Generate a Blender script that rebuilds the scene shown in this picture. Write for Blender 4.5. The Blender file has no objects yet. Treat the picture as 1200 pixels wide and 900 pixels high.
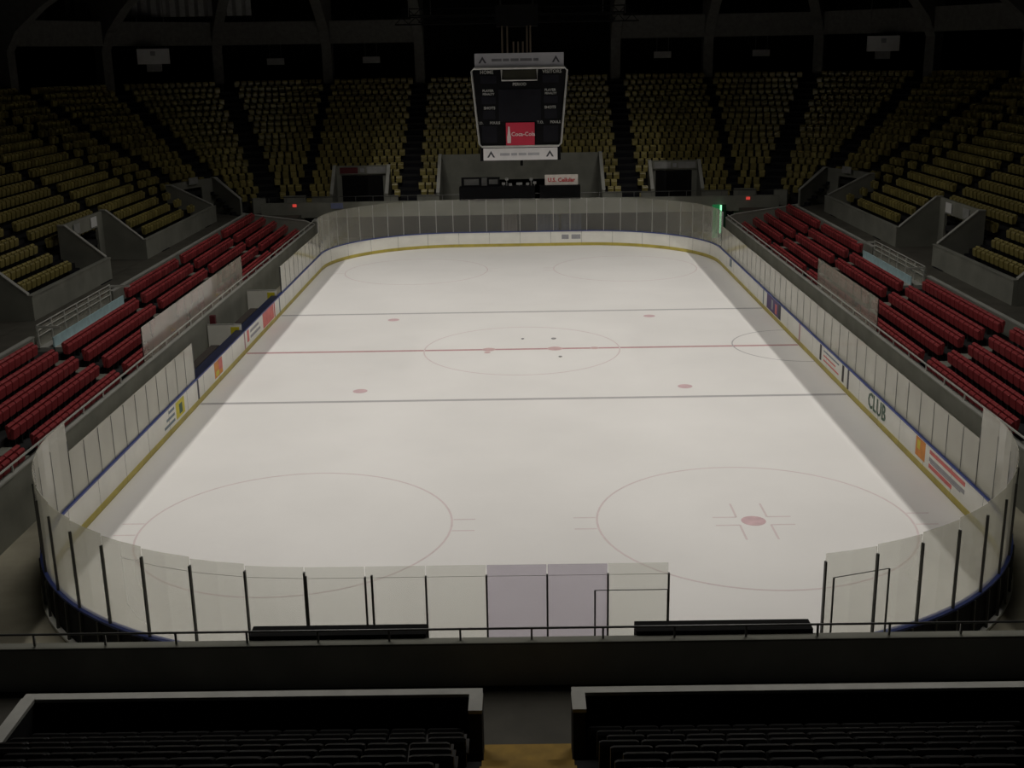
import bpy, math, random
from mathutils import Vector, Matrix
random.seed(7)
sc = bpy.context.scene
COL = sc.collection
sin, cos, pi, hyp = math.sin, math.cos, math.pi, math.hypot

# ------------------------------------------------------------------ camera
F_PX = 1352.4
CAM = Vector((0.0, -52.442, 13.177))
YAW, PITCH, ROLL = -0.0093127, 0.2762421, -0.0177193
_fw = Vector((sin(YAW)*cos(PITCH), cos(YAW)*cos(PITCH), -sin(PITCH)))
_rt = Vector((cos(YAW), -sin(YAW), 0)); _up = _rt.cross(_fw)
RT = cos(ROLL)*_rt + sin(ROLL)*_up; UP = -sin(ROLL)*_rt + cos(ROLL)*_up
cd = bpy.data.cameras.new('camera'); cam = bpy.data.objects.new('camera', cd); COL.objects.link(cam)
cd.sensor_width = 36; cd.lens = F_PX/1200*36; cd.clip_end = 400; cd.clip_start = 0.1
cam.matrix_world = Matrix(((RT.x, UP.x, -_fw.x, CAM.x), (RT.y, UP.y, -_fw.y, CAM.y), (RT.z, UP.z, -_fw.z, CAM.z), (0, 0, 0, 1)))
sc.camera = cam
def in_view(p, margin=8):
    d = Vector(p) - CAM; w = d.dot(_fw)
    if w < 1: return False
    x = 600+F_PX*d.dot(RT)/w; y = 450-F_PX*d.dot(UP)/w
    return -margin < x < 1200+margin and -margin < y < 900+margin

# ------------------------------------------------------------------ world, light, exposure
wd = bpy.data.worlds.new('world'); sc.world = wd; wd.use_nodes = True
wd.node_tree.nodes['Background'].inputs[0].default_value = (0.9, 0.95, 1, 1)
wd.node_tree.nodes['Background'].inputs[1].default_value = 0.0
sc.view_settings.view_transform = 'Standard'; sc.view_settings.look = 'None'
sc.view_settings.exposure = 0.0; sc.view_settings.gamma = 1.0; sc.view_settings.use_curve_mapping = False
STRIP_W, FILL_W = 4000.0, 1430.0
STRIP_X, STRIP_Z, STRIP_LEN = 11.1, 21.0, 60.0
EDGE = {-1: -11.95, 1: 11.5}
LIGHT_COL = (1.0, 0.955, 0.89)
def area_light(name, loc, sx, sy, power, spread=180):
    l = bpy.data.lights.new(name, 'AREA'); l.shape = 'RECTANGLE'; l.size = sx; l.size_y = sy
    l.energy = power; l.color = LIGHT_COL; l.spread = math.radians(spread)
    o = bpy.data.objects.new(name, l); o.location = loc; COL.objects.link(o); return o
for s in (-1, 1):
    area_light('strip_lamp', (s*STRIP_X, 0, STRIP_Z), 0.02, STRIP_LEN, STRIP_W)
for s in (-1, 1):
    area_light('fill_lamp', (s*9.0, 0, 18.8), 4.0, 54, FILL_W, 140)  # soft fill added over ice and stands, no fixture modelled

# ------------------------------------------------------------------ materials
def lin(r, g, b):
    f = lambda c: (c/255/12.92) if c/255 <= .04045 else ((c/255+.055)/1.055)**2.4
    return (f(r), f(g), f(b))
def mat(name, col, rough=.6, metal=0.0, spec=.4, noise=0.12, scale=3.0, island=0.0, bump=0.0):
    m = bpy.data.materials.new(name); m.use_nodes = True; nt = m.node_tree; b = nt.nodes['Principled BSDF']
    b.inputs['Roughness'].default_value = rough; b.inputs['Metallic'].default_value = metal
    b.inputs['Specular IOR Level'].default_value = spec
    tc = nt.nodes.new('ShaderNodeTexCoord'); nz = nt.nodes.new('ShaderNodeTexNoise')
    nz.inputs['Scale'].default_value = scale; nz.inputs['Detail'].default_value = 4
    nt.links.new(tc.outputs['Object'], nz.inputs['Vector'])
    mr = nt.nodes.new('ShaderNodeMapRange'); mr.inputs[1].default_value = .3; mr.inputs[2].default_value = .7
    mr.inputs[3].default_value = 1-noise; mr.inputs[4].default_value = 1+noise
    nt.links.new(nz.outputs[0], mr.inputs[0])
    val = mr.outputs[0]
    if island:
        g = nt.nodes.new('ShaderNodeNewGeometry'); m2 = nt.nodes.new('ShaderNodeMapRange')
        m2.inputs[3].default_value = 1-island; m2.inputs[4].default_value = 1+island
        nt.links.new(g.outputs['Random Per Island'], m2.inputs[0])
        mu = nt.nodes.new('ShaderNodeMath'); mu.operation = 'MULTIPLY'
        nt.links.new(val, mu.inputs[0]); nt.links.new(m2.outputs[0], mu.inputs[1]); val = mu.outputs[0]
    vm = nt.nodes.new('ShaderNodeVectorMath'); vm.operation = 'SCALE'; vm.inputs[0].default_value = col[:3]
    nt.links.new(val, vm.inputs['Scale']); nt.links.new(vm.outputs[0], b.inputs['Base Color'])
    if bump:
        bp = nt.nodes.new('ShaderNodeBump'); bp.inputs['Strength'].default_value = bump
        nt.links.new(nz.outputs[0], bp.inputs['Height']); nt.links.new(bp.outputs[0], b.inputs['Normal'])
    return m
def emit(name, col, strength):
    m = mat(name, col, .5, noise=.05); b = m.node_tree.nodes['Principled BSDF']
    b.inputs['Emission Color'].default_value = (*col, 1); b.inputs['Emission Strength'].default_value = strength
    return m
def acrylic(name, tint, lo, hi):
    """scuffed acrylic: clear + dust haze that thickens at grazing view + a faint reflection"""
    m = bpy.data.materials.new(name); m.use_nodes = True; nt = m.node_tree; nt.nodes.remove(nt.nodes['Principled BSDF'])
    out = nt.nodes['Material Output']; N = nt.nodes.new; L = nt.links.new
    tr = N('ShaderNodeBsdfTransparent'); tr.inputs[0].default_value = (*tint, 1)
    df = N('ShaderNodeBsdfDiffuse'); tl = N('ShaderNodeBsdfTranslucent')
    hc = (.93, .91, .78, 1) if tint[1] > .9 else (.72, .68, .74, 1)
    df.inputs[0].default_value = hc; tl.inputs[0].default_value = hc
    hz = N('ShaderNodeMixShader'); hz.inputs[0].default_value = .45; L(df.outputs[0], hz.inputs[1]); L(tl.outputs[0], hz.inputs[2])
    lw = N('ShaderNodeLayerWeight'); lw.inputs[0].default_value = .5
    mr = N('ShaderNodeMapRange'); mr.inputs[3].default_value = lo; mr.inputs[4].default_value = hi
    nz = N('ShaderNodeTexNoise'); nz.inputs['Scale'].default_value = .6; nz.inputs['Detail'].default_value = 1.5
    tc = N('ShaderNodeTexCoord'); L(tc.outputs['Object'], nz.inputs[0])
    m3 = N('ShaderNodeMapRange'); m3.inputs[1].default_value = .3; m3.inputs[2].default_value = .7; m3.inputs[3].default_value = .92; m3.inputs[4].default_value = 1.08
    L(nz.outputs[0], m3.inputs[0])
    mu = N('ShaderNodeMath'); mu.operation = 'MULTIPLY'
    L(lw.outputs['Facing'], mr.inputs[0]); L(mr.outputs[0], mu.inputs[0]); L(m3.outputs[0], mu.inputs[1])
    mx = N('ShaderNodeMixShader'); L(mu.outputs[0], mx.inputs[0]); L(tr.outputs[0], mx.inputs[1]); L(hz.outputs[0], mx.inputs[2])
    gl = N('ShaderNodeBsdfGlossy'); gl.inputs['Roughness'].default_value = .08
    p5 = N('ShaderNodeMath'); p5.operation = 'POWER'; p5.inputs[1].default_value = 5; L(lw.outputs['Facing'], p5.inputs[0])
    fr = N('ShaderNodeMapRange'); fr.inputs[3].default_value = .035; fr.inputs[4].default_value = .9; L(p5.outputs[0], fr.inputs[0])
    m2 = N('ShaderNodeMixShader'); L(fr.outputs[0], m2.inputs[0]); L(mx.outputs[0], m2.inputs[1]); L(gl.outputs[0], m2.inputs[2])
    L(m2.outputs[0], out.inputs[0]); return m

M = dict(
    ice=mat('ice', (.80, .785, .765), .38, spec=.25, noise=.035, scale=.22),
    grayline=mat('gray_line_paint', (.43, .42, .425), .4, spec=.2, noise=.05),
    redline=mat('red_line_paint', (.50, .28, .29), .4, spec=.2, noise=.1),
    circle=mat('circle_paint', (.69, .60, .60), .4, spec=.2, noise=.05),
    dot=mat('spot_paint', (.62, .44, .46), .4, spec=.2, noise=.1),
    smear=mat('smear_paint', (.60, .42, .42), .4, spec=.2, noise=.1),
    debris=mat('dark_debris', (.28, .27, .27), .7),
    board=mat('white_board_plastic', (.87, .86, .79), .4, noise=.05, scale=1.2),
    boardback=mat('board_back', (.045, .045, .05), .8, spec=.05),
    kick=mat('yellow_kick_plastic', (.52, .43, .085), .45, noise=.15, scale=1.5),
    cap=mat('blue_cap_plastic', (.035, .06, .25), .4, noise=.1),
    navy=mat('navy_shelf', (.012, .018, .055), .4),
    post=mat('gray_post_metal', (.085, .085, .08), .45, metal=.4),
    postlight=mat('light_post_metal', (.42, .42, .40), .45, metal=.3),
    glass=acrylic('scuffed_acrylic', (.985, .99, .975), .065, .62),
    glassf=acrylic('clear_acrylic', (.96, .965, .96), .05, .40),
    glassr=acrylic('rail_acrylic', (.95, .94, .93), .07, .42),
    glassp=acrylic('purple_film_acrylic', (.89, .87, .915), .13, .45),
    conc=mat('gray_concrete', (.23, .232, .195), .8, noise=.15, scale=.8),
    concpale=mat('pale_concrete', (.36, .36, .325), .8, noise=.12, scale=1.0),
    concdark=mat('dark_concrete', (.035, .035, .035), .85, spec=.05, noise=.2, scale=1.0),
    aisle=mat('aisle_black', (.018, .018, .022), .8, spec=.05),
    floor=mat('floor_concrete', (.30, .28, .21), .75, noise=.35, scale=.5),
    walk=mat('walkway_floor', (.08, .075, .06), .8, noise=.2, scale=1),
    capw=mat('gray_cap_paint', (.50, .50, .46), .6, noise=.12, scale=2),
    gold=mat('gold_step_paint', (.38, .23, .03), .6, noise=.2, scale=3),
    red=mat('red_seat_plastic', (.33, .048, .052), .34, spec=.5, noise=.12, scale=6, island=.22),
    yellow=mat('olive_yellow_seat_plastic', (.345, .29, .095), .34, spec=.5, noise=.12, scale=5, island=.28),
    black=mat('black_seat_plastic', (.007, .007, .007), .42, spec=.22, noise=.15, scale=8),
    seatmetal=mat('seat_bracket_metal', (.05, .05, .05), .5, metal=.5),
    armgray=mat('gray_armrest_plastic', (.06, .058, .055), .4, noise=.1),
    rail=mat('rail_metal', (.16, .16, .155), .4, metal=.5),
    railpale=mat('pale_rail_metal', (.50, .50, .46), .5),
    blue=mat('pale_blue_panel', (.46, .66, .70), .5),
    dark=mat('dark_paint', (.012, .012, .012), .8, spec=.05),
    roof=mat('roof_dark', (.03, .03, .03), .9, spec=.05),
    beam=mat('beam_concrete', (.15, .148, .135), .8, noise=.15),
    white=mat('white_sign_face', (.78, .78, .77), .4, noise=.04),
    signgray=mat('dim_sign_face', (.30, .30, .29), .5),
    ink=mat('dark_ink', (.05, .05, .06), .6), inkdim=mat('charcoal_ink', (.14, .14, .15), .6), inkmid=mat('gray_ink', (.36, .36, .38), .6),
    green=mat('green_ink', (.05, .11, .07), .5), redink=mat('red_ink', (.55, .03, .04), .5),
    orange=mat('orange_ink', (.75, .27, .03), .5), ylw=mat('yellow_ink', (.72, .62, .03), .5),
    purple=mat('purple_ink', (.075, .035, .16), .5), pink=mat('coral_ink', (.75, .17, .15), .5), slate=mat('slate_ink', (.18, .24, .28), .5),
    cabinet=mat('black_cabinet', (.008, .008, .009), .6, spec=.06), screen=mat('screen_glass', (.013, .013, .017), .35, spec=.1),
    frame=mat('silver_frame', (.42, .42, .40), .35, metal=.3),
    caption=mat('caption_paint', (.34, .34, .32), .5),
    rope=mat('tan_cable', (.26, .20, .14), .7),
    maroon=mat('maroon_pad', (.10, .012, .016), .6), wood=mat('bench_wood', (.045, .035, .03), .6),
    curtain=mat('gray_curtain', (.30, .30, .29), .9),
    adred=emit('emissive_red_face', (.42, .02, .045), .05), adwhite=emit('emissive_white_print', (.6, .5, .48), .03),  # weak emission raises the red panel and its print
    signlit=mat('white_banner_face', (.66, .64, .64), .5, noise=.05), sign_shaded=mat('shaded_banner_face', (.40, .40, .43), .5, noise=.05),  # upper banner darker: its weaker ice bounce is put into the colour
    greenlit=emit('green_glow_panel', (.03, .30, .10), .25), tube=emit('green_white_tube', (.35, 1.0, .55), 1.3), redlamp=emit('red_lamp', (.9, .08, .06), .5),
)

# ------------------------------------------------------------------ mesh helpers
class MB:
    def __init__(s): s.v, s.f, s.m, s.off = [], [], [], (0, 0, 0)
    def add(s, vs, fs, m=0):
        n = len(s.v); s.v += [tuple(p) for p in vs]; s.f += [tuple(i+n for i in f) for f in fs]; s.m += [m]*len(fs); return s
    def hexa(s, p, m=0):   # 8 points: bottom ring 0-3, top ring 4-7
        return s.add(p, [(3, 2, 1, 0), (4, 5, 6, 7), (0, 1, 5, 4), (1, 2, 6, 5), (2, 3, 7, 6), (3, 0, 4, 7)], m)
    def box(s, x0, x1, y0, y1, z0, z1, m=0):
        x0, x1 = sorted((x0, x1)); y0, y1 = sorted((y0, y1)); z0, z1 = sorted((z0, z1))
        return s.hexa([(x0, y0, z0), (x1, y0, z0), (x1, y1, z0), (x0, y1, z0), (x0, y0, z1), (x1, y0, z1), (x1, y1, z1), (x0, y1, z1)], m)
    def bar(s, a, b, w, h=None, m=0):   # square bar from a to b
        a, b = Vector(a), Vector(b); h = h or w; d = (b-a).normalized()
        u = d.cross(Vector((0, 0, 1))); u = u.normalized() if u.length > 1e-4 else Vector((1, 0, 0)); v = u.cross(d)
        return s.hexa([a-u*w/2-v*h/2, a+u*w/2-v*h/2, a+u*w/2+v*h/2, a-u*w/2+v*h/2, b-u*w/2-v*h/2, b+u*w/2-v*h/2, b+u*w/2+v*h/2, b-u*w/2+v*h/2], m)
    def tube(s, pts, r, n=8, m=0, closed=False):
        pts = [Vector(p) for p in pts]; N = len(pts); vs = []
        for i, p in enumerate(pts):
            a = pts[i-1] if (i or closed) else p; b = pts[(i+1) % N] if (i < N-1 or closed) else p
            d = (b-a).normalized(); u = d.cross(Vector((0, 0, 1))); u = u.normalized() if u.length > 1e-3 else Vector((1, 0, 0)); w = u.cross(d)
            vs += [p+r*(cos(2*pi*k/n)*u+sin(2*pi*k/n)*w) for k in range(n)]
        fs = [(i*n+k, i*n+(k+1) % n, ((i+1) % N)*n+(k+1) % n, ((i+1) % N)*n+k) for i in range(N if closed else N-1) for k in range(n)]
        if not closed: fs += [tuple(range(n))[::-1], tuple((N-1)*n+k for k in range(n))]
        return s.add(vs, fs, m)
    def disc(s, cx, cy, r, z, h, n=24, m=0):
        ring = [(cx+r*cos(2*pi*k/n), cy+r*sin(2*pi*k/n)) for k in range(n)]
        return s.add([(*p, z) for p in ring]+[(*p, z+h) for p in ring],
                     [tuple(range(n, 2*n))]+[(k, (k+1) % n, n+(k+1) % n, n+k) for k in range(n)], m)
    def arc(s, cx, cy, r, w, a0, a1, z, h, n=48, m=0):
        vs = []
        for k in range(n+1):
            a = a0+(a1-a0)*k/n
            for rr, zz in ((r-w/2, z), (r+w/2, z), (r+w/2, z+h), (r-w/2, z+h)): vs.append((cx+rr*cos(a), cy+rr*sin(a), zz))
        fs = [(4*k+j, 4*k+(j+1) % 4, 4*k+4+(j+1) % 4, 4*k+4+j) for k in range(n) for j in range(4)]+[(0, 3, 2, 1), (4*n, 4*n+1, 4*n+2, 4*n+3)]
        return s.add(vs, fs, m)
    def extr(s, poly, place, t0, t1, m=0):   # poly of (a,b); place(a,b,t)->xyz; prism
        n = len(poly)
        vs = [place(a, b, t0) for a, b in poly]+[place(a, b, t1) for a, b in poly]
        return s.add(vs, [tuple(range(n))[::-1], tuple(range(n, 2*n))]+[(k, (k+1) % n, n+(k+1) % n, n+k) for k in range(n)], m)
    def mesh(s, name, mats, loc=(0, 0, 0), smooth=False):
        me = bpy.data.meshes.new(name)
        vs = s.v if loc == (0, 0, 0) else [(x-loc[0], y-loc[1], z-loc[2]) for x, y, z in s.v]
        me.from_pydata(vs, [], s.f)
        mats = mats if isinstance(mats, (list, tuple)) else [mats]
        for m in mats: me.materials.append(m)
        if len(mats) > 1: me.polygons.foreach_set('material_index', s.m)
        if smooth: me.polygons.foreach_set('use_smooth', [True]*len(s.f))
        me.update(); return me
    def build(s, name, mats, parent=None, smooth=False, loc=None, **kw):
        """one object; world coordinates given; parent (an Empty) sits unrotated at its location"""
        base = tuple(parent['_base']) if parent is not None and '_base' in parent else (0, 0, 0)
        L = loc or ((0, 0, 0) if parent is None else base)
        me = s.mesh(name, mats, tuple(L), smooth)
        o = bpy.data.objects.new(name, me); COL.objects.link(o)
        if parent is not None:
            o.parent = parent
            o.location = tuple(L[i]-base[i] for i in range(3))
        else: o.location = L
        o['_base'] = tuple(float(c) for c in L)
        for k, v in kw.items(): o[k] = v
        return o
def thing(name, label, cat, loc=(0, 0, 0), group=None, kind=None):
    o = bpy.data.objects.new(name, None); COL.objects.link(o); o.location = loc; o.empty_display_size = .3
    o['_base'] = tuple(float(c) for c in loc); o['label'] = label; o['category'] = cat
    if group: o['group'] = group
    if kind: o['kind'] = kind
    return o
def tag(o, label, cat, group=None):
    o['label'] = label; o['category'] = cat
    if group: o['group'] = group
    return o
def struct(mb, name, mats, **kw):
    o = mb.build(name, mats, **kw); o['kind'] = 'structure'; return o
def text_part(s, size, origin, right, up, m, name, parent, bold=0.0, squash=1.0, align='CENTER'):
    """lettering as a flat mesh: origin = centre, right/up = unit vectors"""
    c = bpy.data.curves.new('t', 'FONT'); c.body = s; c.size = size; c.align_x = align; c.align_y = 'CENTER'; c.offset = bold
    c.extrude = .004; c.resolution_u = 2
    o = bpy.data.objects.new('t', c); COL.objects.link(o)
    me = bpy.data.meshes.new_from_object(o.evaluated_get(bpy.context.evaluated_depsgraph_get()))
    bpy.data.objects.remove(o); bpy.data.curves.remove(c)
    R, U = Vector(right), Vector(up); Nn = R.cross(U); O = Vector(origin)
    base = Vector(parent['_base']) if '_base' in parent else Vector((0, 0, 0))
    for v in me.vertices: v.co = O+R*(v.co.x*squash)+U*v.co.y+Nn*(v.co.z+.006)-base
    me.materials.clear(); me.materials.append(m); me.name = name
    ob = bpy.data.objects.new(name, me); COL.objects.link(ob); ob.parent = parent; return ob
ORD = 'zeroth first second third fourth fifth sixth seventh eighth ninth tenth eleventh twelfth thirteenth fourteenth fifteenth sixteenth seventeenth eighteenth nineteenth twentieth'.split()
def ordn(i):
    if i < len(ORD): return ORD[i]
    return {2: 'twenty', 3: 'thirty', 4: 'forty'}[i//10]+('-'+ORD[i % 10] if i % 10 else 'ieth')

# ================================================================== LARGE STRUCTURE
ZB = 2.15                                   # balcony and concourse floor level
HX, HY, RC = 22.0, 35.9, 5.76               # inner edge of the upper bowl
RUN, RISE, NROW = .82, .45, 20
CX, CY = HX-RC, HY-RC
struct(MB().box(-44, 44, -58, 60, -.5, -.04), 'floor', M['floor'])
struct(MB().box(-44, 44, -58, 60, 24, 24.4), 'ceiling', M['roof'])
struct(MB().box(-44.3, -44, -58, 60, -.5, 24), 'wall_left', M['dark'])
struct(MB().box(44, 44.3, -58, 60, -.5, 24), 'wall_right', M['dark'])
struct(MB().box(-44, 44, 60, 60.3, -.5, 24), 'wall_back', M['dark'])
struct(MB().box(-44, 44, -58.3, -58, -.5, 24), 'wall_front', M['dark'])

def bowl(seg, t, d):
    """point of the bowl at distance d behind the inner edge, and the outward normal. seg R F L N: t is the running coordinate; corners: t = degrees from the y axis"""
    if seg == 'R': return (HX+d, t, 1, 0)
    if seg == 'L': return (-HX-d, t, -1, 0)
    if seg == 'F': return (t, HY+d, 0, 1)
    if seg == 'N': return (t, -HY-d, 0, -1)
    sx = 1 if seg[1] == 'R' else -1; sy = 1 if seg[0] == 'F' else -1
    a = math.radians(t); nx, ny = sx*sin(a), sy*cos(a)
    return (sx*CX+nx*(RC+d), sy*CY+ny*(RC+d), nx, ny)
SEGS = {'R': (-CY, CY), 'L': (-CY, CY), 'F': (-CX, CX), 'N': (-CX, CX), 'FR': (0, 90), 'FL': (0, 90), 'NR': (0, 90), 'NL': (0, 90)}
SIDE_AISLES = [-22.6, -12.4, -2.3, 7.2, 17.9, 28.0]
AISLES = {'R': SIDE_AISLES, 'L': SIDE_AISLES, 'F': [-16.5, -8.5, 8.5, 16.5], 'N': [-16.5, -8.9, 0.0, 9.2, 16.5], 'FR': [24, 49, 72], 'FL': [24, 49, 72], 'NR': [24, 49, 72], 'NL': [24, 49, 72]}
AISLE_HALF = .72
# passages (vomitories): seg -> list of (t0, t1, depth, back wall top, sector rows removed)
VOMS = {'L': [(8.3, 14.4, 2.2, 5.0, 3), (-8.3, -2.0, 2.2, 5.0, 3)], 'R': [(8.3, 14.4, 2.2, 5.0, 3), (-8.3, -2.0, 2.2, 5.0, 3)],
        'F': [(-14.2, -10.2, 2.4, 5.25, 3), (-6.1, 6.3, 4.0, 5.85, 5), (10.2, 13.8, 2.4, 5.25, 3)], 'FR': [(52, 86, 3.1, 4.75, 4)], 'FL': [(52, 86, 3.1, 4.75, 4)], 'N': [], 'NR': [], 'NL': []}
def zrow(k): return ZB+RISE*k
def k_first(seg, t):
    for a, b, d, zt, k in VOMS[seg]:
        if a < t < b: return k
    return 0
# the terrace steps of the upper bowl
tb = MB()
for seg, (t0, t1) in SEGS.items():
    cuts = {t0, t1}
    for v in VOMS[seg]: cuts |= {v[0], v[1]}
    if len(seg) == 2: cuts |= {i*7.5 for i in range(13)}
    cuts = sorted(cuts)
    for a, b in zip(cuts, cuts[1:]):
        k0 = k_first(seg, (a+b)/2)
        flip = seg in ('L', 'N', 'FR', 'NL')
        for k in range(k0, NROW):
            d0, d1, z = RUN*k, RUN*(k+1), zrow(k); zl = zrow(k-1) if k else ZB-.3
            if k == k0 and k0: d0 = [v[2] for v in VOMS[seg] if v[0] <= a and b <= v[1]][0]+.1; zl = z-.3
            P = [bowl(seg, t, d)[:2] for t in (a, b) for d in (d0, d1)]
            tb.add([(*P[0], z), (*P[2], z), (*P[3], z), (*P[1], z)], [(0, 1, 2, 3)] if True else [])
            tb.add([(*P[0], zl), (*P[2], zl), (*P[2], z), (*P[0], z)], [(0, 1, 2, 3)])
    zt = zrow(NROW-1)
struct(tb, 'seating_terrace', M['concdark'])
# top promenade behind the last row
pb = MB(); zt = zrow(NROW)-.05; dt = RUN*NROW
pb.box(-44, -HX-dt, -58, 60, zt-.2, zt).box(HX+dt, 44, -58, 60, zt-.2, zt).box(-HX-dt, HX+dt, HY+dt, 60, zt-.2, zt).box(-HX-dt, HX+dt, -58, -HY-dt, zt-.2, zt)
for sx in (-1, 1):
    for sy in (-1, 1):
        pts = [(sx*CX+sx*sin(math.radians(a))*(RC+dt), sy*CY+sy*cos(math.radians(a))*(RC+dt)) for a in range(0, 91, 10)]
        cx, cy = sx*(HX+dt), sy*(HY+dt)
        for p, q in zip(pts, pts[1:]): pb.add([(*p, zt), (*q, zt), (cx, cy, zt)], [(0, 1, 2)])
struct(pb, 'promenade_floor', M['concdark'])
# walkway / concourse slab
IX, IY = 19.75, 33.6
wb = MB()
wb.box(-HX, HX, -HY-.02, -IY, ZB-.25, ZB).box(-HX, HX, IY, HY+.02, ZB-.25, ZB)
wb.box(-HX-.02, -IX, -IY, IY, ZB-.25, ZB).box(IX, HX+.02, -IY, IY, ZB-.25, ZB)
wb.box(-6.1, 6.3, HY, HY+9, ZB-.25, ZB)
for s, segs in ((-1, ('L', 'FL')), (1, ('R', 'FR'))):
    for v in VOMS[segs[0]]: wb.box(s*HX, s*(HX+8), v[0]-1, v[1]+1, ZB-.25, ZB)
    wb.box(s*CX, s*(HX+6), CY, HY+6, ZB-.27, ZB-.02)
for v in VOMS['F']: wb.box(v[0], v[1], HY, HY+8, ZB-.25, ZB)
struct(wb, 'concourse_floor', M['walk'])
# the wall under the balconies and concourse
ub = MB()
ub.box(-HX, HX, 36.3, 36.5, -.04, ZB-.25).box(-HX, HX, -36.5, -36.3, -.04, ZB-.25)
for s in (-1, 1): ub.box(s*20.6, s*20.8, -36.3, 36.3, -.04, ZB-.25)
struct(ub, 'wall_under', M['dark'])

# bowl front wall: one object per unbroken stretch, with a pale cap
WT, WTOP = .20, 3.3
def front_wall(seg, a, b, body, cap, zt=WTOP):
    w, c = MB(), MB()
    n = max(1, int(abs(b-a)/7.5)) if len(seg) == 2 else 1
    for i in range(n):
        ta, tb_ = a+(b-a)*i/n, a+(b-a)*(i+1)/n
        q = [bowl(seg, t, d)[:2] for t in (ta, tb_) for d in (-WT, 0)]
        w.hexa([(*q[0], ZB), (*q[2], ZB), (*q[3], ZB), (*q[1], ZB), (*q[0], zt-.06), (*q[2], zt-.06), (*q[3], zt-.06), (*q[1], zt-.06)])
        q = [bowl(seg, t, d)[:2] for t in (ta, tb_) for d in ((-WT-.03, .03) if seg[0] != 'N' else (-WT+.02, .0))]
        c.hexa([(*q[0], zt-.06), (*q[2], zt-.06), (*q[3], zt-.06), (*q[1], zt-.06), (*q[0], zt), (*q[2], zt), (*q[3], zt), (*q[1], zt)])
    nm = {'L': 'wall_left', 'R': 'wall_right', 'F': 'wall_back', 'N': 'wall_front'}[seg[-1] if len(seg) == 2 else seg]
    o = struct(w, nm, body); c.build('wall_cap', cap, o); return o
def spans(seg):
    t0, t1 = SEGS[seg]; gaps = []
    for v in VOMS[seg]: gaps.append((v[0], v[1]))
    for a in AISLES[seg]:
        if len(seg) == 2: g = math.degrees(AISLE_HALF/RC)
        else: g = AISLE_HALF
        if seg not in ('L', 'R') and not any(v[0]-.2 < a < v[1]+.2 for v in VOMS[seg]): gaps.append((a-g, a+g))
    gaps.sort(); out = []; c = t0
    for g0, g1 in gaps:
        if g0 > c+.05: out.append((c, g0))
        c = max(c, g1)
    if c < t1-.05: out.append((c, t1))
    return out
for seg in SEGS:
    for a, b in spans(seg):
        near = seg in ('N', 'NL', 'NR')
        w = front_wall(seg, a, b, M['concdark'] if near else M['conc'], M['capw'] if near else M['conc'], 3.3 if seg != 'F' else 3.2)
        if seg == 'N':     # wall returns along the aisles, with the same pale cap
            for t, q in ((a, 1), (b, -1)):
                if abs(t) < 10:
                    y1 = -HY-(.50 if abs(t) < 5 else 1.6)
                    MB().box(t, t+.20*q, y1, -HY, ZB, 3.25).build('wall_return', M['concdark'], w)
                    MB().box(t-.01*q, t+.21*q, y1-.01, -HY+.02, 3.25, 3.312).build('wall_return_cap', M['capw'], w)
# passages: side walls, back wall with an opening
for seg, vs in VOMS.items():
    for (a, b, d, zt, k) in vs:
        nm = {'L': 'wall_left', 'R': 'wall_right', 'F': 'wall_back'}[seg[-1] if len(seg) == 2 else seg]
        big = d > 3.5
        for t, s in ((a, 1), (b, -1)):
            th = .2 if len(seg) == 1 else math.degrees(.2/(RC+1))
            pl = [(.005, ZB), (d+.15, ZB), (d+.15, zt), (d-.2, zt), (.005, 3.3)]
            mb = MB().extr(pl, lambda dd, z, tt: (*bowl(seg, tt, dd)[:2], z), t, t-s*th)
            o = struct(mb, nm, M['conc'])
            cp = [(-.02, 3.31), (d-.2, zt), (d+.15, zt), (d+.15, zt+.06), (d-.22, zt+.06), (-.02, 3.37)]
            MB().extr(cp, lambda dd, z, tt: (*bowl(seg, tt, dd)[:2], z), t+s*.03*th/.2, t-s*th*1.15).build('wall_cap', M['concpale'], o)
        # back wall: two jambs and a lintel
        jw = .14 if len(seg) == 1 and not big else .2
        if big: ja, jb = -2.2, 2.2
        else: ja, jb = a+(b-a)*jw, b-(b-a)*jw
        mb = MB()
        def slab(t0, t1, z0, z1):
            n = 1 if len(seg) == 1 else 4
            for i in range(n):
                ta, tb_ = t0+(t1-t0)*i/n, t0+(t1-t0)*(i+1)/n
                q = [bowl(seg, t, dd)[:2] for t in (ta, tb_) for dd in (d, d+.15)]
                mb.hexa([(*q[0], z0), (*q[2], z0), (*q[3], z0), (*q[1], z0), (*q[0], z1), (*q[2], z1), (*q[3], z1), (*q[1], z1)])
        slab(a, ja, ZB, zt); slab(jb, b, ZB, zt); slab(ja, jb, 3.85 if big else 4.2, zt)
        struct(mb, nm, M['conc'])
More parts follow.
